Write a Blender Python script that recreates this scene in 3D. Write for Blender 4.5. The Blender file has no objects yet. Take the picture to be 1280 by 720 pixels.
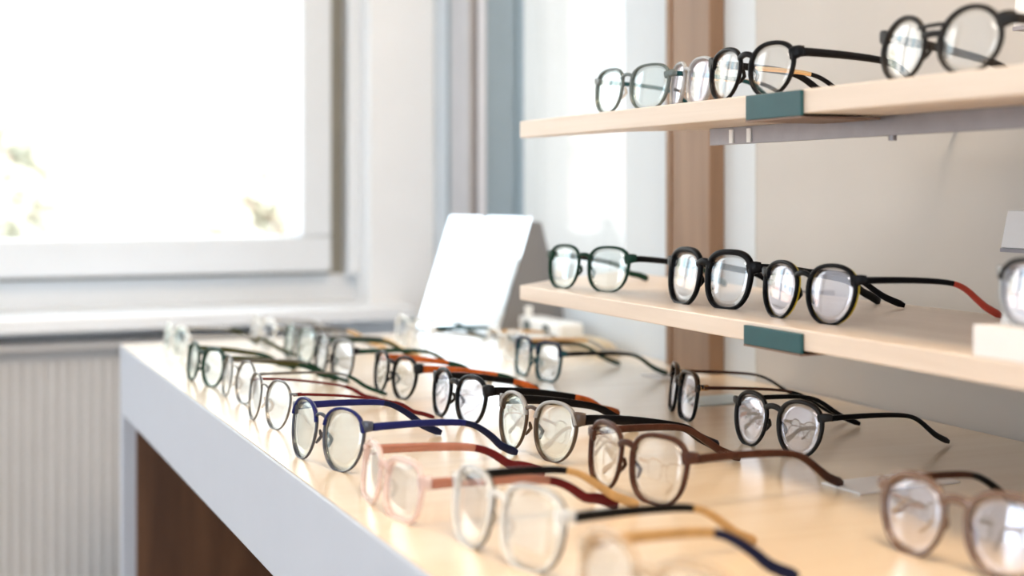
import bpy, math, random
from mathutils import Vector, Matrix
random.seed(4)
PI = math.pi
scn = bpy.context.scene
COL = scn.collection

# ------------------------------------------------------------------ materials
def mat(name, col, rough=.5, metal=0., spec=.5, noise=0., nscale=20., coat=0., trans=0., emit=None, bump=0.):
    m = bpy.data.materials.new(name); m.use_nodes = True
    nt = m.node_tree; b = nt.nodes['Principled BSDF']
    b.inputs['Base Color'].default_value = (*col, 1)
    b.inputs['Roughness'].default_value = rough
    b.inputs['Metallic'].default_value = metal
    b.inputs['Specular IOR Level'].default_value = spec
    b.inputs['Coat Weight'].default_value = coat
    b.inputs['Transmission Weight'].default_value = trans
    if noise > 0:
        tc = nt.nodes.new('ShaderNodeTexCoord')
        n = nt.nodes.new('ShaderNodeTexNoise'); n.inputs['Scale'].default_value = nscale
        n.inputs['Detail'].default_value = 4
        nt.links.new(tc.outputs['Object'], n.inputs['Vector'])
        r = nt.nodes.new('ShaderNodeValToRGB')
        r.color_ramp.elements[0].position = .3; r.color_ramp.elements[1].position = .7
        r.color_ramp.elements[0].color = (*[c*(1-noise) for c in col], 1)
        r.color_ramp.elements[1].color = (*[min(1, c*(1+noise)) for c in col], 1)
        nt.links.new(n.outputs['Fac'], r.inputs['Fac'])
        nt.links.new(r.outputs['Color'], b.inputs['Base Color'])
        if bump:
            bp = nt.nodes.new('ShaderNodeBump'); bp.inputs['Strength'].default_value = bump
            bp.inputs['Distance'].default_value = .002
            nt.links.new(n.outputs['Fac'], bp.inputs['Height']); nt.links.new(bp.outputs['Normal'], b.inputs['Normal'])
    return m

def wood(name, c1, c2, rough=.35, scale=(30, 3, 30), spec=.5, coat=0., axis=0):
    m = bpy.data.materials.new(name); m.use_nodes = True
    nt = m.node_tree; b = nt.nodes['Principled BSDF']
    tc = nt.nodes.new('ShaderNodeTexCoord'); mp = nt.nodes.new('ShaderNodeMapping')
    mp.inputs['Scale'].default_value = scale
    n = nt.nodes.new('ShaderNodeTexNoise'); n.inputs['Scale'].default_value = 1.; n.inputs['Detail'].default_value = 6
    n.inputs['Roughness'].default_value = .6; n.inputs['Distortion'].default_value = .4
    r = nt.nodes.new('ShaderNodeValToRGB')
    r.color_ramp.elements[0].position = .32; r.color_ramp.elements[1].position = .68
    r.color_ramp.elements[0].color = (*c1, 1); r.color_ramp.elements[1].color = (*c2, 1)
    L = nt.links
    L.new(tc.outputs['Object'], mp.inputs['Vector']); L.new(mp.outputs['Vector'], n.inputs['Vector'])
    L.new(n.outputs['Fac'], r.inputs['Fac']); L.new(r.outputs['Color'], b.inputs['Base Color'])
    b.inputs['Roughness'].default_value = rough; b.inputs['Specular IOR Level'].default_value = spec
    b.inputs['Coat Weight'].default_value = coat; b.inputs['Coat Roughness'].default_value = .2
    return m

def glass(name, tint=(.97, .98, .98), refl=.05, gloss_col=(1, 1, 1)):
    m = bpy.data.materials.new(name); m.use_nodes = True
    nt = m.node_tree; nt.nodes.clear()
    o = nt.nodes.new('ShaderNodeOutputMaterial'); mx = nt.nodes.new('ShaderNodeMixShader')
    t = nt.nodes.new('ShaderNodeBsdfTransparent'); g = nt.nodes.new('ShaderNodeBsdfGlossy')
    t.inputs['Color'].default_value = (*tint, 1); g.inputs['Roughness'].default_value = .02
    g.inputs['Color'].default_value = (*gloss_col, 1)
    lw = nt.nodes.new('ShaderNodeLayerWeight'); lw.inputs['Blend'].default_value = .5
    fr = nt.nodes.new('ShaderNodeMath'); fr.operation = 'POWER'; fr.inputs[1].default_value = 4.2
    nt.links.new(lw.outputs['Facing'], fr.inputs[0])
    ma = nt.nodes.new('ShaderNodeMath'); ma.operation = 'ADD'; ma.inputs[1].default_value = refl; ma.use_clamp = True
    L = nt.links
    L.new(fr.outputs[0], ma.inputs[0]); L.new(ma.outputs[0], mx.inputs['Fac'])
    L.new(t.outputs[0], mx.inputs[1]); L.new(g.outputs[0], mx.inputs[2]); L.new(mx.outputs[0], o.inputs['Surface'])
    return m

def clearplastic(name, col, alpha=.5, rough=.12):
    """translucent acetate: see-through tint with a glossy skin"""
    m = bpy.data.materials.new(name); m.use_nodes = True
    nt = m.node_tree; b = nt.nodes['Principled BSDF']
    b.inputs['Base Color'].default_value = (*col, 1); b.inputs['Roughness'].default_value = rough
    b.inputs['Alpha'].default_value = alpha; b.inputs['Specular IOR Level'].default_value = .7
    return m

M = {}
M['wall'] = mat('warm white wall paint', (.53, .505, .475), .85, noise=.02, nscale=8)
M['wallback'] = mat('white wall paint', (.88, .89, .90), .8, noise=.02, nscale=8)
M['wallskin'] = mat('cool white wall skin', (.60, .645, .68), .8, noise=.01)
M['ceiling'] = mat('ceiling paint', (.86, .86, .85), .9, noise=.01)
M['floor'] = wood('floor boards', (.20, .15, .11), (.32, .25, .19), .45, (4, 30, 4))
M['frame_w'] = mat('white window lacquer', (.76, .79, .82), .4, noise=.01)
M['gap'] = mat('olive grey window seal', (.30, .285, .24), .6, noise=.05)
M['sill'] = mat('white sill lacquer', (.86, .88, .90), .35, noise=.01)
M['rad'] = mat('cream radiator enamel', (.53, .515, .50), .5, noise=.02)
M['prof_w'] = mat('pale grey profile', (.40, .385, .39), .5, noise=.03)
M['prof_d'] = mat('dark brown seal', (.06, .05, .045), .6, noise=.05)
M['prof_t'] = mat('slate grey corner and sash shade', (.17, .205, .225), .45, noise=.03)
M['prof_l'] = mat('light grey profile', (.52, .49, .49), .5, noise=.02)
M['post'] = wood('post oak', (.20, .120, .072), (.28, .175, .11), .5, (40, 40, 2.5))
M['shelf'] = wood('shelf ash', (.66, .55, .455), (.75, .645, .55), .38, (30, 3, 60))
M['rail'] = mat('brushed steel', (.27, .26, .28), .4, metal=.6, noise=.06, nscale=60)
M['label'] = mat('teal enamel', (.008, .068, .080), .5, noise=.08, nscale=40)
M['labelb'] = mat('dull brown label back', (.20, .13, .10), .6, noise=.05)
M['tablewhite'] = mat('white table lacquer', (.62, .655, .725), .35, noise=.01)
M['tabletop'] = wood('table maple', (.80, .64, .45), (.88, .74, .56), .28, (3, 34, 3), spec=.6, coat=.9)
M['tablebrown'] = wood('dark walnut', (.085, .034, .014), (.17, .075, .032), .45, (26, 26, 2.5))
M['mirror'] = mat('silvered mirror', (.93, .95, .95), .02, metal=1., noise=.003)
M['greyplastic'] = mat('mid grey plastic', (.15, .15, .155), .5, noise=.03)
M['card'] = mat('white card', (.80, .79, .79), .6, noise=.01)
M['cardgrey'] = mat('grey card edge', (.30, .29, .32), .6, noise=.02)
M['whiteplastic'] = mat('white moulded plastic', (.84, .86, .86), .3, noise=.01)
M['hole'] = mat('dark recess', (.11, .14, .145), .5, noise=.05)
M['leather'] = mat('tan leather', (.50, .42, .29), .5, noise=.12, nscale=60, bump=.2)
M['paleblue'] = mat('pale blue card', (.60, .72, .76), .4, noise=.02)
M['pane'] = glass('window pane', (.98, .99, .99), .0)
M['lens'] = glass('clear spectacle lens', (.965, .975, .975), .09)
M['lens_v'] = glass('violet coated lens', (.96, .96, .975), .20, (.92, .92, 1))
M['lens_g'] = glass('green coated lens', (.965, .98, .975), .14, (.90, 1, .97))
M['lens_b'] = glass('blue coated lens', (.96, .97, .98), .18, (.90, .96, 1))
M['pad'] = clearplastic('silicone nose pad', (.75, .68, .6), .5)
M['metal'] = mat('hinge steel', (.55, .54, .52), .25, metal=1., noise=.03)
M['gold'] = mat('gold plated metal', (.75, .52, .28), .25, metal=1., noise=.03)
M['gun'] = mat('gunmetal', (.16, .155, .15), .3, metal=.9, noise=.03)
M['silver'] = mat('silver metal', (.62, .62, .62), .25, metal=1., noise=.03)
M['black'] = mat('black acetate', (.004, .004, .005), .28, spec=.12, noise=.05)
M['matte'] = mat('matte black acetate', (.006, .005, .005), .5, spec=.3, noise=.05)
M['navy'] = mat('navy acetate', (.008, .012, .042), .28, spec=.12, noise=.05)
M['blue'] = mat('royal blue acetate', (.013, .018, .11), .28, spec=.12, noise=.06)
M['dkgreen'] = mat('bottle green acetate', (.008, .035, .022), .28, spec=.12, noise=.08)
M['olive'] = mat('olive green acetate', (.045, .050, .018), .28, spec=.12, noise=.1)
M['teal'] = mat('petrol acetate', (.010, .055, .065), .28, spec=.12, noise=.05)
M['brown'] = mat('dark brown acetate', (.060, .024, .015), .28, spec=.12, noise=.25, nscale=160)
M['tort'] = mat('tortoiseshell acetate', (.17, .065, .020), .28, spec=.12, noise=.75, nscale=120)
M['orange'] = mat('amber brown acetate', (.36, .085, .020), .28, spec=.12, noise=.35, nscale=120)
M['red'] = mat('coral red acetate', (.60, .085, .055), .28, spec=.12, noise=.06)
M['wine'] = mat('wine red acetate', (.10, .010, .012), .28, spec=.12, noise=.08)
M['umber'] = mat('umber acetate', (.055, .034, .022), .28, spec=.35, noise=.1)
M['slate'] = mat('slate blue metal', (.060, .065, .085), .3, metal=.3, noise=.05)
M['yellow'] = mat('yellow acetate', (.70, .52, .02), .3, noise=.05)
M['tan'] = mat('tan acetate', (.46, .29, .13), .28, spec=.12, noise=.15, nscale=90)
M['rose'] = clearplastic('rose brown crystal acetate', (.40, .16, .11), .85)
M['rosec'] = clearplastic('pale rose crystal acetate', (.80, .58, .52), .5)
M['crystal'] = clearplastic('crystal acetate', (.88, .90, .89), .42)
M['crystalg'] = clearplastic('grey crystal acetate', (.40, .42, .44), .72)
M['crystalt'] = clearplastic('grey green crystal acetate', (.10, .13, .13), .85)
M['tancrys'] = clearplastic('tan crystal acetate', (.62, .46, .30), .6)
M['mushroom'] = clearplastic('mushroom crystal acetate', (.16, .095, .065), .9)

# ------------------------------------------------------------------ mesh kit
class MB:
    def __init__(s): s.v = []; s.f = []; s.sm = []
    def add(s, vs, fs, smooth=True):
        o = len(s.v); s.v += [tuple(v) for v in vs]
        for f in fs: s.f.append(tuple(i+o for i in f)); s.sm.append(smooth)
    def box(s, x0, x1, y0, y1, z0, z1):
        vs = [(x, y, z) for x in (x0, x1) for y in (y0, y1) for z in (z0, z1)]
        s.add(vs, [(0, 1, 3, 2), (4, 6, 7, 5), (0, 4, 5, 1), (2, 3, 7, 6), (0, 2, 6, 4), (1, 5, 7, 3)], False)
    def prism(s, poly, z0, z1):
        n = len(poly)
        vs = [(x, y, z0) for x, y in poly] + [(x, y, z1) for x, y in poly]
        fs = [tuple(range(n))[::-1], tuple(range(n, 2*n))] + [(i, (i+1) % n, n+(i+1) % n, n+i) for i in range(n)]
        s.add(vs, fs, False)
    def sweep(s, rings, closed=False, caps=True, smooth=True):
        n = len(rings[0]); k = len(rings); vs = [p for r in rings for p in r]; fs = []
        for i in range(k if closed else k-1):
            a = i*n; b = ((i+1) % k)*n
            for j in range(n): fs.append((a+j, a+(j+1) % n, b+(j+1) % n, b+j))
        s.add(vs, fs, smooth)
        if caps and not closed:
            s.add(rings[0], [tuple(range(n))[::-1]], False); s.add(rings[-1], [tuple(range(n))], False)
    def tube(s, pts, w, h, up=(0, 0, 1), n=8, taper=None):
        """rounded-rectangle tube along pts; w across, h along 'up'"""
        up = Vector(up); P = [Vector(p) for p in pts]; rings = []
        for i, p in enumerate(P):
            t = (P[min(i+1, len(P)-1)] - P[max(i-1, 0)]).normalized()
            side = t.cross(up)
            side = side.normalized() if side.length > 1e-6 else Vector((0, 1, 0))
            u = side.cross(t).normalized()
            ww, hh = (w, h) if taper is None else (w*taper[i][0], h*taper[i][1])
            ring = []
            for j in range(n):
                a = 2*PI*(j+.5)/n; c, sn = math.cos(a), math.sin(a)
                e = .62
                ring.append(tuple(p + side*(math.copysign(abs(c)**e, c)*ww/2) + u*(math.copysign(abs(sn)**e, sn)*hh/2)))
            rings.append(ring)
        s.sweep(rings)
    def build(s, name, m, parent=None, bevel=0., loc=None):
        me = bpy.data.meshes.new(name); me.from_pydata(s.v, [], s.f); me.materials.append(m)
        for p, sm in zip(me.polygons, s.sm): p.use_smooth = sm
        me.update()
        o = bpy.data.objects.new(name, me); COL.objects.link(o)
        if parent: o.parent = parent
        if loc: o.location = loc
        if bevel:
            bv = o.modifiers.new('bevel', 'BEVEL'); bv.width = bevel; bv.segments = 2; bv.limit_method = 'ANGLE'
        import bmesh
        bm = bmesh.new(); bm.from_mesh(me); bmesh.ops.recalc_face_normals(bm, faces=bm.faces); bm.to_mesh(me); bm.free()
        return o

def tag(o, label=None, cat=None, group=None, kind=None):
    if label: o['label'] = label
    if cat: o['category'] = cat
    if group: o['group'] = group
    if kind: o['kind'] = kind
    return o
def empty(name, loc, rz=0.):
    o = bpy.data.objects.new(name, None); COL.objects.link(o)
    o.location = loc; o.rotation_euler = (0, 0, rz); o.empty_display_size = .02
    return o
def struct(name, mb, m, parent=None, bevel=0.):
    o = mb.build(name, m, parent, bevel); o['kind'] = 'structure'; return o
def boxes(*bs):
    b = MB()
    for x in bs: b.box(*x)
    return b

# ------------------------------------------------------------------ dimensions
ZC = 1.128                      # eye height
TT = .900                       # table top
WX = .930                       # face of the wall behind the shelves
WY = 2.60                       # face of the window wall
CEIL = 2.75

# ------------------------------------------------------------------ room
struct('floor', boxes((-4, 1.4, -3.2, 2.9, -.1, 0)), M['floor'])
struct('ceiling', boxes((-4, 1.4, -3.2, 2.9, CEIL, CEIL+.1)), M['ceiling'])
# window wall, opening X -1.25..0.80, Z .905..2.25
struct('wall_back', boxes((-4, -1.25, WY, 2.9, 0, CEIL), (.80, WX+.4, WY, 2.9, 0, CEIL),
                          (-1.25, .80, WY, 2.9, 0, .888), (-1.25, .80, WY, 2.9, 2.25, CEIL)), M['wallback'])
# shelf wall, opening Y 1.795..2.55, Z .985..2.25
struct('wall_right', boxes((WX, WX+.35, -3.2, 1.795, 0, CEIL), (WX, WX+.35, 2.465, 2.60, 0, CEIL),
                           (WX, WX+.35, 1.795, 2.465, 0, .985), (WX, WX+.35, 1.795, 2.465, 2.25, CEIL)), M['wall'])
struct('wall_left', boxes((-4.1, -4, -3.2, 2.9, 0, .5), (-4.1, -4, -3.2, 2.9, 2.3, CEIL), (-4.1, -4, 1.8, 2.9, .5, 2.3),
                          (-4.1, -4, -3.2, -.8, .5, 2.3)), M['wallback'])

struct('wall_front', boxes((-4, -1.6, -3.3, -3.2, 0, CEIL), (.2, 1.3, -3.3, -3.2, 0, CEIL), (-1.6, .2, -3.3, -3.2, 2.3, CEIL)), M['wallback'])
struct('trim_2', boxes((WX-.0015, WX-.0001, 1.457, 1.795, 0, CEIL-.001), (WX-.0015, WX-.0001, 1.795, 2.465, 0, .985), (WX-.0015, WX-.0001, 2.465, 2.598, 0, CEIL-.001)), M['wallskin'])  # thin cooler-toned skin over the wall around the side window
# window 1
w1 = empty('window_1', (0, WY, .9)); tag(w1, kind='structure')
def wbox(*bs):
    b = MB()
    for x0, x1, y0, y1, z0, z1 in bs: b.box(x0, x1, y0-WY, y1-WY, z0-.9, z1-.9)
    return b
struct('outer_frame', wbox((-1.25, .80, 2.70, 2.80, .888, .965), (-1.25, .80, 2.70, 2.80, 2.19, 2.25),
                           (.775, .80, 2.66, 2.80, .965, 2.19), (-1.25, -1.19, 2.70, 2.80, .965, 2.19)), M['frame_w'], w1, .003)
struct('strip', wbox((.742, .775, 2.70, 2.78, .965, 2.19), (-1.19, .742, 2.705, 2.78, .958, .972)), M['gap'], w1)  # darker strip in the gap between sash and outer frame
struct('sash', wbox((-1.16, .742, 2.66, 2.76, .972, 1.040), (-1.16, .742, 2.66, 2.76, 2.12, 2.18),
                    (.683, .742, 2.66, 2.76, 1.040, 2.12), (-1.16, -1.10, 2.66, 2.76, 1.040, 2.12),
                    (-.26, -.20, 2.66, 2.76, 1.040, 2.12)), M['frame_w'], w1, .006)
struct('pane', wbox((-1.10, -.26, 2.705, 2.713, 1.04, 2.12), (-.20, .683, 2.705, 2.713, 1.04, 2.12)), M['pane'], w1)
struct('trim_1', boxes((-1.35, .86, 2.495, 2.72, .888, .914)), M['sill'], None, .004)

# window 2 in the shelf wall, with its wide profiles
w2 = empty('window_2', (WX, 2.17, 1.0)); tag(w2, kind='structure')
def w2box(*bs):
    b = MB()
    for x0, x1, y0, y1, z0, z1 in bs: b.box(x0-WX, x1-WX, y0-2.17, y1-2.17, z0-1., z1-1.)
    return b
z0, z1 = .985, 2.25
struct('corner_profile', w2box((.905, .985, 2.448, 2.465, z0, z1)), M['prof_t'], w2, .002)
struct('frame_profile', w2box((.905, .985, 2.350, 2.448, z0, z1)), M['prof_w'], w2, .004)
struct('dark_seal', w2box((.918, .985, 2.336, 2.350, z0, z1)), M['prof_d'], w2)
struct('sash_profile', w2box((.915, .985, 2.298, 2.336, z0, z1)), M['prof_l'], w2, .003)
struct('sash_shade_face', w2box((.917, .985, 2.290, 2.2975, z0, z1)), M['prof_t'], w2)  # thin cover: shade on the sash's side face put into its colour
struct('frame_bars', w2box((.945, 1.0, 1.795, 2.290, z0, z0+.03), (.945, 1.0, 1.795, 2.290, z1-.05, z1)), M['frame_w'], w2)
struct('pane', w2box((.965, .973, 1.795, 2.290, z0+.03, z1-.05)), M['pane'], w2)

# radiator below the sill
rad = MB()
x = -1.1
while x < .70:
    rad.prism([(x, 2.565), (x+.006, 2.5625), (x+.013, 2.5625), (x+.019, 2.565)], .16, .835); x += .019
rad.box(-1.1, .70, 2.565, 2.585, .14, .86)
ro = empty('radiator', (-.2, 2.555, 0)); tag(ro, 'cream ribbed panel radiator on the wall below the window sill', 'radiator')
rad.v = [(a+.2, b-2.57, c) for a, b, c in rad.v]; rad.build('ribbed_panel', M['rad'], ro)
boxes((-.905, .905, -.03, .03, .855, .87)).build('top_grille', M['rad'], ro, .003)
boxes((-.8, .8, .015, .03, .0, .06)).build('floor_foot', M['rad'], ro)

# oak post against the wall
po = MB(); po.box(-.022, 0, -.075, .031, TT+.0005, CEIL-.002)
p = po.build('wooden_post', M['post'], None, .002, (WX-.002, 1.601, 0))
tag(p, 'upright oak board fixed upright against the wall behind the shelves', 'post')
gr = MB(); gr.box(-.0245, -.0222, .020, .031, TT+.001, CEIL-.003); gr.build('edge_strip', M['post'], p)

# ------------------------------------------------------------------ shelves
LZ1, LZ0 = ZC-.1054, ZC-.1214
UZ0, UZ1 = ZC+.0582, ZC+.0767
sh = MB(); sh.prism([(.62, -.55), (.847, -.55), (.847, 1.66), (.76, 1.58), (.68, 1.515), (.62, 1.453)], LZ0, LZ1)
o = sh.build('wall_shelf', M['shelf'], None, .0012)
tag(o, 'lower pale ash wall shelf just above the table', 'shelf', None)
sh = MB(); sh.prism([(.62, -.55), (.86, -.55), (.86, 1.13), (.80, 1.16), (.70, 1.20), (.655, 1.26), (.632, 1.453), (.62, 1.453)], UZ0, UZ1)
o2 = sh.build('wall_shelf', M['shelf'], None, .0012)
tag(o2, 'upper pale ash wall shelf seen from slightly below', 'shelf', None)
# rails and arms
boxes((.695, .700, -.55, 1.17, ZC+.0424, UZ0), (.700, WX, 1.10, 1.106, ZC+.0575, UZ0), (.700, WX, .3, .306, ZC+.0575, UZ0)).build('support_rail', M['rail'], o2, .0008)
for yy in (.90, .66, .1):
    b = MB(); b.tube([(.6975, yy, ZC+.0424), (.6975, yy, ZC+.0385)], .006, .006, up=(1, 0, 0)); b.build('screw', M['rail'], o2)
for yy in (1.10, 1.13):
    b = MB(); b.box(.6935, .695, yy-.003, yy+.003, ZC+.0435, ZC+.056); b.build('rail_clip', M['whiteplastic'], o2)
for yy in (.3, 1.30):
    boxes((.847, WX, yy, yy+.01, LZ0-.002, LZ1-.004)).build('bracket', M['rail'], o)
# teal labels on the shelf edges
def label(y0, y1, z0, z1, text):
    b = MB(); b.box(.6165, .6198, y0, y1, z0, z1)
    q = b.build('shelf_label', M['label'], None, .0006); tag(q, text, 'label', 'teal labels on the shelf edges')
    bb = MB(); bb.box((.6165), .690, y0, y1, z0-.0016, z0-.0002); bb.build('label_lip', M['labelb'], q)
label(.905, .982, UZ0-.0018, UZ1-.0006, 'teal label clipped on the front edge of the upper shelf')
label(.905, .985, LZ0-.0022, LZ1-.0030, 'teal label clipped on the front edge of the lower shelf')

# ------------------------------------------------------------------ table
te = empty('display_table', (.604, .785, 0)); tag(te, 'long white display table with pale maple top and dark open side', 'table')
TX0, TX1, TY0, TY1 = .2815, .927, -.60, 2.17
def tb(*bs):
    b = MB()
    for x0, x1, y0, y1, z0, z1 in bs: b.box(x0-.604, x1-.604, y0-.785, y1-.785, z0, z1)
    return b
tb((TX0, TX1, TY0, TY1, TT-.101, TT-.0008)).build('table_slab', M['tablewhite'], te, .002)
tb((TX0+.0008, TX1, TY0, TY1-.0008, TT-.0008, TT)).build('tabletop', M['tabletop'], te)
tb((TX0, TX1, TY1-.022, TY1, 0, TT-.101)).build('end_panel', M['tablewhite'], te, .002)
tb((TX0, TX1, TY0, TY0+.07, 0, TT-.101)).build('end_panel', M['tablewhite'], te, .002)
tb((TX1-.03, TX1-.01, TY0+.07, TY1-.022, 0.0, TT-.101)).build('back_panel', M['tablebrown'], te)
tb((TX0+.02, TX1-.03, TY1-.036, TY1-.022, 0.0, TT-.101), (TX0+.02, TX1-.03, TY0+.07, TY1-.036, TT-.112, TT-.101)).build('lining', M['tablebrown'], te)
tb((TX0+.30, TX1-.03, TY0+.07, TY1-.036, .05, .09), (TX0+.30, TX1-.03, .90, .92, .09, TT-.112)).build('inner_shelf', M['tablebrown'], te)

# ------------------------------------------------------------------ spectacles
def outline(kind, w, h, n=44):
    pts = []
    for i in range(n):
        a = 2*PI*i/n; c, s = math.cos(a), math.sin(a)
        e = dict(round=1.0, panto=.88, oval=.95, square=.62, soft=.74, cat=.80, pilot=.80)[kind]
        y = math.copysign(abs(c)**e, c)*w/2; z = math.copysign(abs(s)**e, s)*h/2
        k = dict(round=.0, panto=.13, oval=.02, square=.05, soft=.12, cat=.10, pilot=.20)[kind]
        y *= 1 + k*(z/(h/2))*.9 - (.0 if z > 0 else k*.25*(z/(h/2))**2)
        if kind == 'cat' and z > 0: z += .004*max(0, c)*max(0, s)*2; y += .002*max(0, c)*max(0, s)
        if kind == 'panto' and z > 0: z *= .94
        pts.append((y, z))
    return pts

def glasses(loc, yaw, label, group, kind='panto', w=.049, h=.043, br=.019, t=.0034, dep=.0038, front='black', temple='black', tip=None,
            lens='lens', th=.0062, tt=.0034, metal=False, drop='hook', bridge='high', inner=None, brow=None, tl=.145, splay=0., lift=0., wrap=8., tipfar=None, hinge=None):
    """front in the local YZ plane facing -X, +Y is the far side, lens bottoms on z = 0"""
    root = empty('eyeglasses', loc, math.radians(yaw)); tag(root, label, 'glasses', group)
    tip = tip or temple
    cy = (w+br)/2; cz = h/2 + t/2*1.0 + lift
    tilt = math.radians(7)
    def T(x, y, z):         # pantoscopic tilt and face wrap
        x2 = x + math.tan(math.radians(wrap))*(math.sqrt(y*y+.0004)-.02)
        return (x2 + (z-lift)*math.sin(tilt)*1.0, y, (z-lift)*math.cos(tilt) + lift)
    f = MB()
    for sgn in (1, -1):
        o = outline(kind, w+t, h+t)
        rings = []
        n = len(o)
        for i in range(n):
            y0, z0 = o[i]; yp, zp = o[(i+1) % n]; ym, zm = o[i-1]
            ty, tz = yp-ym, zp-zm; L = math.hypot(ty, tz); ny, nz = tz/L, -ty/L
            tw = t*(.72 + .40*max(0, min(1, .5+z0/h*1.3)) if not metal else .95); d = dep
            ring = []
            for j in range(8):
                a = 2*PI*(j+.5)/8; c, s = math.cos(a), math.sin(a); e = .6
                off = math.copysign(abs(c)**e, c)*tw/2; xx = math.copysign(abs(s)**e, s)*d/2
                ring.append(T(xx, sgn*(y0+ny*off) + sgn*cy, z0+nz*off + cz))
            rings.append(ring)
        f.sweep(rings, closed=True)
    # bridge
    zb = cz + h*(.26 if bridge == 'high' else .16)
    yb = cy - w/2*(.93)
    pts = [T(-.0008*math.cos(u*PI/2), u*(yb-.0002), zb + (.0035 if bridge != 'double' else .0008)*(1-u*u)) for u in [i/5-1 for i in range(11)]]
    f.tube(pts, dep*.95, t*(1.5 if not metal else .9))
    if bridge == 'double':
        pts = [T(-.0004, u*(yb+.0045), zb + h*.15 + .0005*(1-u*u)) for u in [i/5-1 for i in range(11)]]
        f.tube(pts, dep*.8, t*.9)
    # end pieces
    zh = cz + h*.27
    yo = cy + w/2 + t
    for sgn in (1, -1):
        if metal:
            f.tube([T(0, sgn*(yo-.003), zh), T(-.0002, sgn*(yo+.002), zh+.0005), T(.003, sgn*(yo+.0052), zh)], .0022, .0026)
        else:
            f.tube([T(0, sgn*(yo-.006), zh-.001), T(0, sgn*(yo-.001), zh), T(.0006, sgn*(yo+.0035), zh+.0008), T(.0032, sgn*(yo+.0050), zh+.0006)],
                   dep*1.0, th*1.25, taper=[(1, 1.1), (1, 1.2), (1, 1.05), (1, .95)])
    f.build('frame_front', M[front], root)
    if brow:
        b = MB()
        for sgn in (1, -1):
            o = outline(kind, w+t, h+t); pts = [T(-dep*.35, sgn*(y0)+sgn*cy, z0+cz+.0004) for y0, z0 in o if z0 > h*.12]
            b.tube(pts, dep*.9, t*1.3, up=(0, 0, 1)) if False else b.tube(pts, t*1.25, dep*1.1, up=(1, 0, 0))
        b.build('brow_bar', M[brow], root)
    if inner:               # a coloured layer on the back of the rims
        b = MB()
        for sgn in (1, -1):
            o = outline(kind, w+t*1.05, h+t*1.05); rings = []
            n = len(o)
            for i in range(n):
                y0, z0 = o[i]; r = []
                for j in range(6):
                    a = 2*PI*j/6
                    r.append(T(dep*.62+math.sin(a)*.0012, sgn*(y0*(1+math.cos(a)*.04))+sgn*cy, z0*(1+math.cos(a)*.04)+cz))
                rings.append(r)
            b.sweep(rings, closed=True)
        b.build('inner_rim', M[inner], root)
    # lenses
    for sgn in (1, -1):
        o = outline(kind, w+t*.35, h+t*.35); l = MB(); n = len(o); vs = []; fs = []
        R = [1., .75, .5, .25]
        for side in (0, 1):
            for r in R:
                for y0, z0 in o:
                    yy, zz = y0*r, z0*r
                    vs.append(T(-.0002 + (yy*yy+zz*zz)*2.6 - .0008 + side*.0012, sgn*yy+sgn*cy, zz+cz))
            vs.append(T(-.001 + side*.0012, sgn*cy, cz))
        half = len(R)*n+1
        for side in (0, 1):
            b0 = side*half
            for k in range(len(R)-1):
                for i in range(n):
                    fs.append((b0+k*n+i, b0+k*n+(i+1) % n, b0+(k+1)*n+(i+1) % n, b0+(k+1)*n+i))
            k = len(R)-1
            for i in range(n): fs.append((b0+k*n+i, b0+k*n+(i+1) % n, b0+half-1))
        for i in range(n): fs.append((i, (i+1) % n, half+(i+1) % n, half+i))
        l.add(vs, fs, True); l.build('lens', M[lens], root)
    # temples
    for sgn in (1, -1):
        y0 = sgn*(yo+.0048); x0 = T(.0035, y0, zh)[0]; z0h = T(0, y0, zh)[2]
        def P(u, dz):
            return (x0+u, y0 - sgn*(u*splay) - sgn*(.006*max(0, (u-.09)/.05)**1.5), z0h+dz)
        zt = .0026 - z0h
        if drop == 'hook':
            prof = [(0, 0), (.012, .0), (.045, -.001), (.075, -.003), (.092, -.006), (.104, -.0115), (.116, -.0195), (.127, zt*.78), (tl-.008, zt)]
        elif drop == 'curl':
            prof = [(0, 0), (.012, .0), (.05, .001), (.082, -.002), (.095, -.006), (.105, -.012), (.113, -.020), (.120, zt*.80), (.127, zt)]
        else:               # straight, nearly level
            prof = [(0, 0), (.012, -.0006), (.045, -.004), (.075, -.009), (.095, -.013), (.108, -.0175), (.120, -.025), (.133, zt*.86), (tl, zt)]
        prof = [(u*tl/.145, q) for u, q in prof]; prof[-1] = (tl, zt) if drop != 'curl' else prof[-1]
        # smooth it
        pr = []
        for i in range(len(prof)-1):
            p0 = prof[max(i-1, 0)]; p1 = prof[i]; p2 = prof[i+1]; p3 = prof[min(i+2, len(prof)-1)]
            for q in range(3):
                s = q/3
                pr.append(tuple(.5*((2*p1[c]) + (-p0[c]+p2[c])*s + (2*p0[c]-5*p1[c]+4*p2[c]-p3[c])*s*s + (-p0[c]+3*p1[c]-3*p2[c]+p3[c])*s**3) for c in (0, 1)))
        pr.append(prof[-1])
        cut = 11 if not metal else 13
        w_, h_ = (tt, th) if not metal else (.0018, .0030)
        a = MB(); seg = pr[:cut+1]
        a.tube([P(*q) for q in seg], w_, h_, taper=[(1, 1.0-.25*i/len(seg)) for i in range(len(seg))])
        tp = a.build('temple', M[temple], root)
        a = MB(); seg = pr[cut:]; k = len(seg)
        if metal: tw_, th_, tap = .0036, .0044, [(.6+.4*min(1, i/3), .75+.25*min(1, i/3)) for i in range(k)]
        else: tw_, th_, tap = tt, th, [(1.02, .76+.42*(i/k)**1.5) for i in range(k)]
        tap[-1] = (.6, .7)
        a.tube([P(*q) for q in seg], tw_, th_, taper=tap)
        a.build('temple_tip', M[tipfar if (tipfar and sgn > 0) else tip], tp)
        hb = MB(); q_ = .0016 if not hinge else .0052
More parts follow.
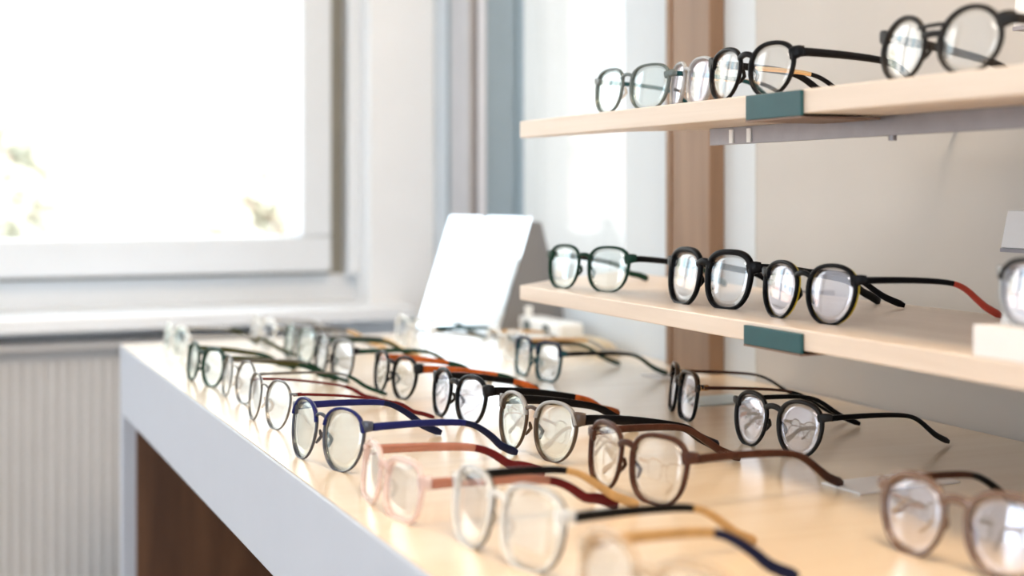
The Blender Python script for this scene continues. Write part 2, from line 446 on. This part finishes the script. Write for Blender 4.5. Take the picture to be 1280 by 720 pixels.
        hb.tube([(x0-.0035, y0-sgn*.0016, z0h), (x0+.0045, y0-sgn*.0022, z0h)], q_, .0034 if not hinge else .0056); hb.build('hinge', M[hinge or ('metal' if not metal else temple)], root)
    # nose pads
    for sgn in (1, -1):
        b = MB(); yy = sgn*(br/2+.0005); zz = cz - h*.08
        pts = [T(.003+.0035*(1-abs(u)), yy*(1+.25*(-u)), zz+u*.006) for u in (-1, -.5, 0, .5, 1)]
        b.tube(pts, .0018, .0036, up=(1, 0, 0), taper=[(.5, .5), (1, .9), (1, 1), (1, .9), (.5, .5)])
        b.build('nose_pad', M['pad'] if (metal or front.startswith(('crystal', 'rose'))) else M[front], root)
    return root

GT = 'eyeglasses on the display table'
z = TT
# front row, along the table's white edge (far to near)
glasses((.318, 1.955, z), 4, 'pale clear-framed eyeglasses at the far left corner of the table', GT, 'soft', front='crystal', temple='crystalg', tip='olive', lens='lens_g', t=.004)
glasses((.309, 1.690, z), 9, 'dark green acetate eyeglasses, second in the table row along the white edge', GT, 'panto', tl=.136, front='dkgreen', temple='olive', tip='dkgreen', lens='lens_g', th=.008, drop='straight')
glasses((.318, 1.545, z), 5, 'thin gunmetal eyeglasses directly in front of the dark green pair on the table edge', GT, 'oval', .047, .044, .020, t=.0016, dep=.0022, front='gun', temple='gun', tip='dkgreen', metal=True)
glasses((.311, 1.372, z), 6, 'thin metal eyeglasses with wine red temples on the white table edge', GT, 'panto', .048, .046, t=.0017, dep=.0022, front='gun', temple='wine', tip='wine', metal=True, drop='straight', th=.005)
glasses((.308, 1.152, z), 12, 'large thin-rimmed eyeglasses with royal blue brow and blue temples', GT, 'panto', .053, .050, .017, t=.0019, dep=.0028, front='slate', temple='blue', tip='navy', lens='lens_g', brow='blue', th=.0068)
glasses((.306, .972, z), 1, 'blurred rose brown crystal eyeglasses in front of the blue pair', GT, 'square', .050, .037, t=.0042, front='rosec', temple='rose', tip='wine', th=.008)
glasses((.330, .818, z), 9, 'clear-framed eyeglasses with black temples and tan tips, blurred at the table edge', GT, 'soft', .052, .046, t=.0034, inner='black', front='crystal', temple='black', tip='tan', th=.0065)
glasses((.325, .615, z), 8, 'clear and tan eyeglasses nearest the viewer at the bottom of the photo', GT, 'soft', .052, .048, t=.0042, front='tancrys', temple='tan', tip='navy', th=.0075)
# middle row
glasses((.455, 2.03, z), 2, 'clear blurred eyeglasses at the far end of the middle table row', GT, 'soft', front='crystal', temple='crystalg', tip='crystalg')
glasses((.470, 1.875, z), 5, 'pale eyeglasses with gold and green rims, second from the far end in the middle row', GT, 'soft', front='crystalt', temple='gun', tip='gold', lens='lens_g', metal=False, t=.0026)
glasses((.467, 1.695, z), 6, 'black eyeglasses with large pale lenses, third from the far end in the middle row', GT, 'square', .050, .046, t=.0018, dep=.003, front='black', temple='dkgreen', tip='olive', lens='lens_b', brow='crystalg')
glasses((.486, 1.512, z), 5, 'dark thick-rimmed eyeglasses with red-brown temples in the middle row', GT, 'panto', .046, .044, t=.0030, front='black', temple='orange', tip='dkgreen', th=.0085, drop='straight')
glasses((.490, 1.322, z), 5, 'black panto eyeglasses with temples fading to orange tips, centre of the middle row', GT, 'panto', .047, .045, t=.0036, front='black', temple='black', tip='orange', lens='lens_v', th=.0085, drop='straight')
glasses((.486, 1.122, z), 8, 'brown thin-rimmed panto eyeglasses with black temples and teal glinting lens', GT, 'panto', .051, .049, .018, t=.0022, dep=.0034, front='umber', temple='black', tip='black', lens='lens_g', brow='crystalg', th=.009, drop='straight')
glasses((.487, .946, z), 8, 'glossy dark brown eyeglasses, nearest of the middle row', GT, 'soft', .050, .046, .018, t=.0034, wrap=12, front='brown', temple='brown', tip='brown', th=.0068)
# back row by the wall
glasses((.655, 1.945, z), 6, 'clear eyeglasses with petrol temples lying just before the tabletop mirror', GT, 'soft', front='crystal', temple='teal', tip='crystalt', th=.007)
glasses((.735, 1.790, z), 4, 'clear pale eyeglasses with beige temples right of the mirror foot', GT, 'soft', .045, .036, front='crystal', temple='tan', tip='crystalg')
glasses((.690, 1.580, z), 4, 'petrol black square eyeglasses with blue brow in front of the white lens block', GT, 'square', .046, .044, t=.0028, front='teal', temple='black', tip='dkgreen', lens='lens_b', brow='navy', th=.0056)
glasses((.713, 1.268, z), -17, 'black square eyeglasses with gold hinges and slim dark temples below the post', GT, 'square', .047, .045, t=.0026, front='black', temple='brown', tip='black', lens='lens_v', hinge='gold', brow='umber', th=.0036, tt=.0026)
glasses((.690, 1.060, z), 7, 'matte dark panto eyeglasses with violet reflections nearest the shelf wall', GT, 'panto', .045, .045, .020, t=.0034, front='matte', temple='black', tip='black', lens='lens_v', th=.0052, tt=.003)
glasses((.578, .690, z), 10, 'large blurred brown panto eyeglasses at the bottom right of the table', GT, 'panto', .050, .047, .021, t=.0040, front='mushroom', temple='brown', tip='black', th=.006, lens='lens_v')

GL = 'eyeglasses on the lower shelf'
z = LZ1
glasses((.650, 1.357, z), 17, 'dark green thin-rimmed eyeglasses at the left end of the lower shelf', GL, 'soft', .050, .044, .019, t=.0026, front='dkgreen', temple='black', tip='dkgreen', lens='lens_g', th=.0072, drop='straight')
glasses((.660, 1.127, z), 6, 'thick black square eyeglasses in the middle of the lower shelf', GL, 'soft', .049, .046, .017, t=.0048, dep=.005, front='black', temple='black', tip='black', lens='lens_b', th=.008, drop='straight')
glasses((.658, .968, z), 3, 'black eyeglasses with yellow inner rims and coral red temple tip on the lower shelf', GL, 'panto', .048, .045, .018, t=.0030, front='black', temple='black', tip='red', lens='lens_v', inner='yellow', tipfar='black', th=.006)
GU = 'eyeglasses on the upper shelf'
z = UZ1
glasses((.632, 1.224, z), 9, 'grey crystal eyeglasses at the left end of the upper shelf', GU, 'soft', .048, .041, .017, t=.0022, front='crystalt', temple='teal', tip='teal', lens='lens_g', th=.005)
glasses((.654, 1.148, z), -9, 'pale lilac clear eyeglasses between grey and black pairs on the upper shelf', GU, 'soft', .042, .041, .014, t=.0026, front='crystalg', temple='gold', tip='black', lens='lens_v', th=.005)
glasses((.636, 1.018, z), 4, 'round black eyeglasses with wide black temples left of the teal upper label', GU, 'panto', .046, .042, .018, t=.0034, front='black', temple='black', tip='black', th=.0075)
glasses((.636, .782, z), 0, 'black round double-bridge eyeglasses at the right end of the upper shelf', GU, 'round', .050, .042, .018, t=.0032, front='matte', temple='matte', tip='matte', bridge='double', th=.0075, drop='straight')

# right hand plinth with a pair on it
pl = MB(); PH = .028
vs = []
pl.box(.622, .668, .54, .722, LZ1+.0001, LZ1+.020)
pl.add([(.668, .54, LZ1), (.668, .752, LZ1), (.690, .765, LZ1), (.690, .54, LZ1), (.672, .54, LZ1+.036), (.672, .748, LZ1+.036), (.685, .752, LZ1+.036), (.685, .54, LZ1+.036)],
       [(0, 1, 2, 3), (4, 5, 6, 7), (0, 1, 5, 4), (1, 2, 6, 5), (2, 3, 7, 6), (3, 0, 4, 7)], False)
o = pl.build('display_plinth', M['card'], None, .001); tag(o, 'white stepped card plinth on the lower shelf at the right edge', 'plinth')
glasses((.640, .668, LZ1+.0202), 0, 'grey and black eyeglasses resting on the white plinth', 'eyeglasses on the lower shelf', 'panto', .047, .040, .018, t=.0026, front='crystalg', temple='black', tip='black', lens='lens_v', brow='black')

# wall mounted white blocks
def wallblock(y, z0, z1, text):
    b = MB(); x0, x1 = WX-.075, WX-.0005
    b.add([(x0, y, z0), (x0+.004, y-.004, z1), (x0, y-.4, z0), (x0+.004, y-.4, z1), (x1, y, z0), (x1, y-.012, z1), (x1, y-.4, z0), (x1, y-.4, z1)],
          [(0, 2, 3, 1), (4, 5, 7, 6), (0, 1, 5, 4), (2, 6, 7, 3), (1, 3, 7, 5), (0, 4, 6, 2)], False)
    q = b.build('wall_block', M['card'], None, .001); tag(q, text, 'display block')
    bb = MB(); bb.box(x0-.0005, x1, y-.4, y, z0-.0035, z0-.0002); bb.build('base_strip', M['cardgrey'], q)
wallblock(.958, ZC-.049, ZC-.017, 'white block on the wall above the plinth, between the two shelves')
wallblock(.943, ZC+.138, ZC+.22, 'white block on the wall at the top right above the upper shelf')

# tabletop mirror: leaning plate, wedge shaped grey stand
mr = empty('tabletop_mirror', (.793, 2.12, TT)); tag(mr, 'frameless tabletop mirror leaning back on a grey stand near the window', 'mirror')
A = Vector((.826, 2.03, 0)); B = Vector((.758, 2.205, 0)); N = Vector((.94, .34, 0)).normalized(); O = Vector((.793, 2.12, 0))
H = .186; lean = .072
a0, b0 = A-O, B-O
up = Vector((0, 0, H)) + N*lean; upn = up.normalized(); wd = (b0-a0).normalized()
nn = wd.cross(upn).normalized()
if nn.dot(N) < 0: nn = -nn
m_ = MB()
C0 = [a0+Vector((0, 0, .006)), b0+Vector((0, 0, .006)), b0+up-wd*.0, a0+up]
top = [b0+up, b0+up*.0+a0*0]   # placeholder
# outline with a small notch in the top edge
outl = [a0+Vector((0, 0, .004)), b0+Vector((0, 0, .004)), b0+up, b0+up-wd*.075, b0+up-wd*.083-upn*.010, b0+up-wd*.091, a0+up]
k = len(outl); th_ = nn*.004
m_.add([v for v in outl]+[v+th_ for v in outl], [tuple(range(k)), tuple(range(k, 2*k))[::-1]]+[(i, (i+1) % k, k+(i+1) % k, k+i) for i in range(k)], False)
m_.build('mirror_glass', M['mirror'], mr)
w_ = MB(); foot = Vector((.062, -.036, 0))
def wedge(s0, s1):
    q = a0+wd*s0+th_*1.3; r = a0+wd*s1+th_*1.3
    w_.add([q+Vector((0, 0, .001)), q+up*.97, q+foot+N*.03+Vector((0, 0, .001)), q+foot*1.2+N*.028+Vector((0, 0, .03)), q+up*.97+foot*.25,
            r+Vector((0, 0, .001)), r+up*.97, r+foot+N*.03+Vector((0, 0, .001)), r+foot*1.2+N*.028+Vector((0, 0, .03)), r+up*.97+foot*.25],
           [(0, 1, 4, 3, 2), (5, 7, 8, 9, 6), (0, 5, 6, 1), (1, 6, 9, 4), (4, 9, 8, 3), (3, 8, 7, 2), (2, 7, 5, 0)], False)
wedge(.001, .18)
w_.build('grey_stand', M['greyplastic'], mr, .002)

boxes((.872-.793-.006, .872-.793+.006, -.1125, -.1105, .026, .050)).build('white_tag', M['whiteplastic'], mr)
# white lens block with two round recesses and tan case beside it
lb = empty('lens_block', (.885, 1.975, TT)); tag(lb, 'white moulded lens block with two round dark holes, against the wall', 'lens holder')
boxes((-.02, .02, -.095, .095, 0, .034)).build('block_body', M['whiteplastic'], lb, .005)
for yy in (.022, -.048):
    b = MB(); c = []
    for s_, xx in ((1., -.0212), (.9, -.0215)):
        c.append([(xx, yy+.0135*s_*math.cos(2*PI*i/20), .021+.009*s_*math.sin(2*PI*i/20)) for i in range(20)])
    b.sweep(c); b.build('round_hole', M['hole'], lb)
cs = MB(); rings = []
for i in range(13):
    u = -1+i/6; r = max(.05, (1-abs(u)**3.2))**.5
    rings.append([(.887+.022*r*math.cos(t_), 1.815+.062*u, TT+.0008+.020*r*max(0, math.sin(t_))) for t_ in [PI*j/9 for j in range(10)]])
cs.sweep(rings); o = cs.build('eyeglass_case', M['leather'])
tag(o, 'tan rounded eyeglass case lying behind the petrol pair by the wall', 'case')
b = MB(); b.tube([(.8655, 1.76, TT+.008), (.8645, 1.815, TT+.0085), (.8655, 1.87, TT+.008)], .0012, .0012); b.build('case_seam', M['brown'], o)

# small flat cards on the table
def card(x, y, w, d, rz, m, name, text):
    b = MB(); b.box(-w/2, w/2, -d/2, d/2, 0, .0016)
    q = b.build(name, M[m], None, .0003, (x, y, TT+.0002)); q.rotation_euler = (0, 0, math.radians(rz)); tag(q, text, 'card')
card(.800, 1.335, .075, .055, 3, 'paleblue', 'price_card', 'pale blue flat card on the table behind the gold-hinged pair')
card(.700, .905, .10, .045, 4, 'card', 'price_card', 'white flat card on the table before the matte dark pair')
card(.86, 1.53, .070, .050, 2, 'card', 'price_card', 'white flat card on the table beside the post foot')

# ------------------------------------------------------------------ outside
M['facade'] = mat('pale facade render', (.62, .58, .54), .9, noise=.04, nscale=1)
M['brick'] = mat('pink facade band', (.50, .37, .32), .9, noise=.06, nscale=2)
M['darkwin'] = mat('facade window glass', (.34, .42, .46), .3, noise=.05)
M['pavement'] = mat('pavement stone', (.48, .47, .45), .9, noise=.05)
M['leaf'] = mat('pale foliage', (.44, .43, .34), .8, noise=.2, nscale=3)
M['bark'] = mat('pale bark', (.30, .22, .17), .9, noise=.2, nscale=10)
struct('ground', boxes((-30, 40, 2.95, 40, -.7, -.6), (1.5, 40, -10, 2.95, -.7, -.6)), M['pavement'])
bd = empty('apartment_building', (-2, 16, -.6)); tag(bd, 'pale rendered building across the street, blurred behind the large window', 'building')
boxes((-12, 14, 0, 8, 0, 12)).build('wall', M['facade'], bd)
boxes((-12, 14, -.06, 0, 1.4, 2.6)).build('pink_band', M['brick'], bd)
for i in range(9):
    for zz in (3.0, 5.8, 8.6):
        x = -10+i*2.5
        boxes((x, x+1.1, -.05, .0, zz, zz+1.5)).build('window', M['darkwin'], bd)
def tree(x, y, h, r, text, seed):
    rnd = random.Random(seed)
    t = empty('garden_tree', (x, y, -.6)); tag(t, text, 'tree', 'trees outside the large window')
    b = MB()
    b.tube([(0, 0, 0), (.03, 0, h*.3), (-.04, .02, h*.62), (.05, 0, h*.95)], .16, .16, up=(1, 0, 0), taper=[(1, 1), (.8, .8), (.55, .55), (.2, .2)])
    for i in range(7):
        a = rnd.random()*6.28; zz = h*(.35+.08*i)
        b.tube([(0, 0, zz), (math.cos(a)*r*.5, math.sin(a)*r*.5, zz+.3), (math.cos(a)*r*.9, math.sin(a)*r*.9, zz+.75)], .06, .06, up=(1, 0, 0), taper=[(1, 1), (.6, .6), (.25, .25)])
    b.build('trunk', M['bark'], t)
    l = MB()
    for i in range(900):
        a, c_ = rnd.random()*6.28, rnd.random(); q = r*(rnd.random()**.4)
        p = Vector((math.cos(a)*q*math.sqrt(1-(2*c_-1)**2), math.sin(a)*q*math.sqrt(1-(2*c_-1)**2), h*.72+(2*c_-1)*h*.30))
        d1 = Vector((rnd.uniform(-1, 1), rnd.uniform(-1, 1), rnd.uniform(-1, 1))).normalized()*.10; d2 = d1.orthogonal().normalized()*.05
        l.add([p-d1, p+d2, p+d1, p-d2], [(0, 1, 2, 3)], False)
    l.build('foliage', M['leaf'], t)
tree(-1.2, 8.6, 3.4, 1.0, 'slim pale tree outside at the left of the large window', 3)
tree(.3, 11.6, 2.3, .8, 'low leafy tree outside behind the lower left of the large window', 8)
tree(2.9, 12.0, 1.9, .9, 'small shrubby tree outside at the right of the large window', 11)

# ------------------------------------------------------------------ light
sl = bpy.data.lights.new('sun', 'SUN'); sl.energy = 10; sl.angle = .02; sl.color = (1, .96, .9)
so = bpy.data.objects.new('sun', sl); COL.objects.link(so)
so.rotation_euler = Vector((.35, .70, -1.0)).to_track_quat('-Z', 'Y').to_euler()
w = bpy.data.worlds.new('World'); scn.world = w; w.use_nodes = True
nt = w.node_tree; bg = nt.nodes['Background']
bg.inputs['Color'].default_value = (.80, .90, 1.0, 1); bg.inputs['Strength'].default_value = 3.2
def area(name, loc, rot, sx, sy, power, col):
    l = bpy.data.lights.new(name, 'AREA'); l.shape = 'RECTANGLE'; l.size = sx; l.size_y = sy; l.energy = power; l.color = col
    o = bpy.data.objects.new(name, l); COL.objects.link(o); o.location = loc; o.rotation_euler = rot
    return o
area('ceiling_fill_light', (.45, .25, 2.7), (0, 0, 0), .5, .9, 26, (1, .74, .48))  # warm fill over the near table, its fixture unseen
area('ceiling_fill_light', (-1.6, .6, 2.7), (0, 0, 0), .6, 1.2, 14, (1, .93, .86))  # added paler fill further left, no fixture seen

# ------------------------------------------------------------------ camera
cam = bpy.data.cameras.new('Camera'); co = bpy.data.objects.new('Camera', cam); COL.objects.link(co)
co.location = (0, 0, ZC); co.rotation_euler = (PI/2, 0, -math.radians(22.8))
cam.sensor_width = 36; cam.lens = 1778/1280*36; cam.shift_y = -122/1280
cam.clip_start = .02; cam.clip_end = 200
cam.dof.use_dof = True; cam.dof.focus_distance = 1.25; cam.dof.aperture_fstop = 3.5; cam.dof.aperture_blades = 0
scn.camera = co
vs_ = scn.view_settings
vs_.view_transform = 'Standard'; vs_.look = 'None'; vs_.gamma = 1; vs_.use_curve_mapping = False; vs_.exposure = 0.45
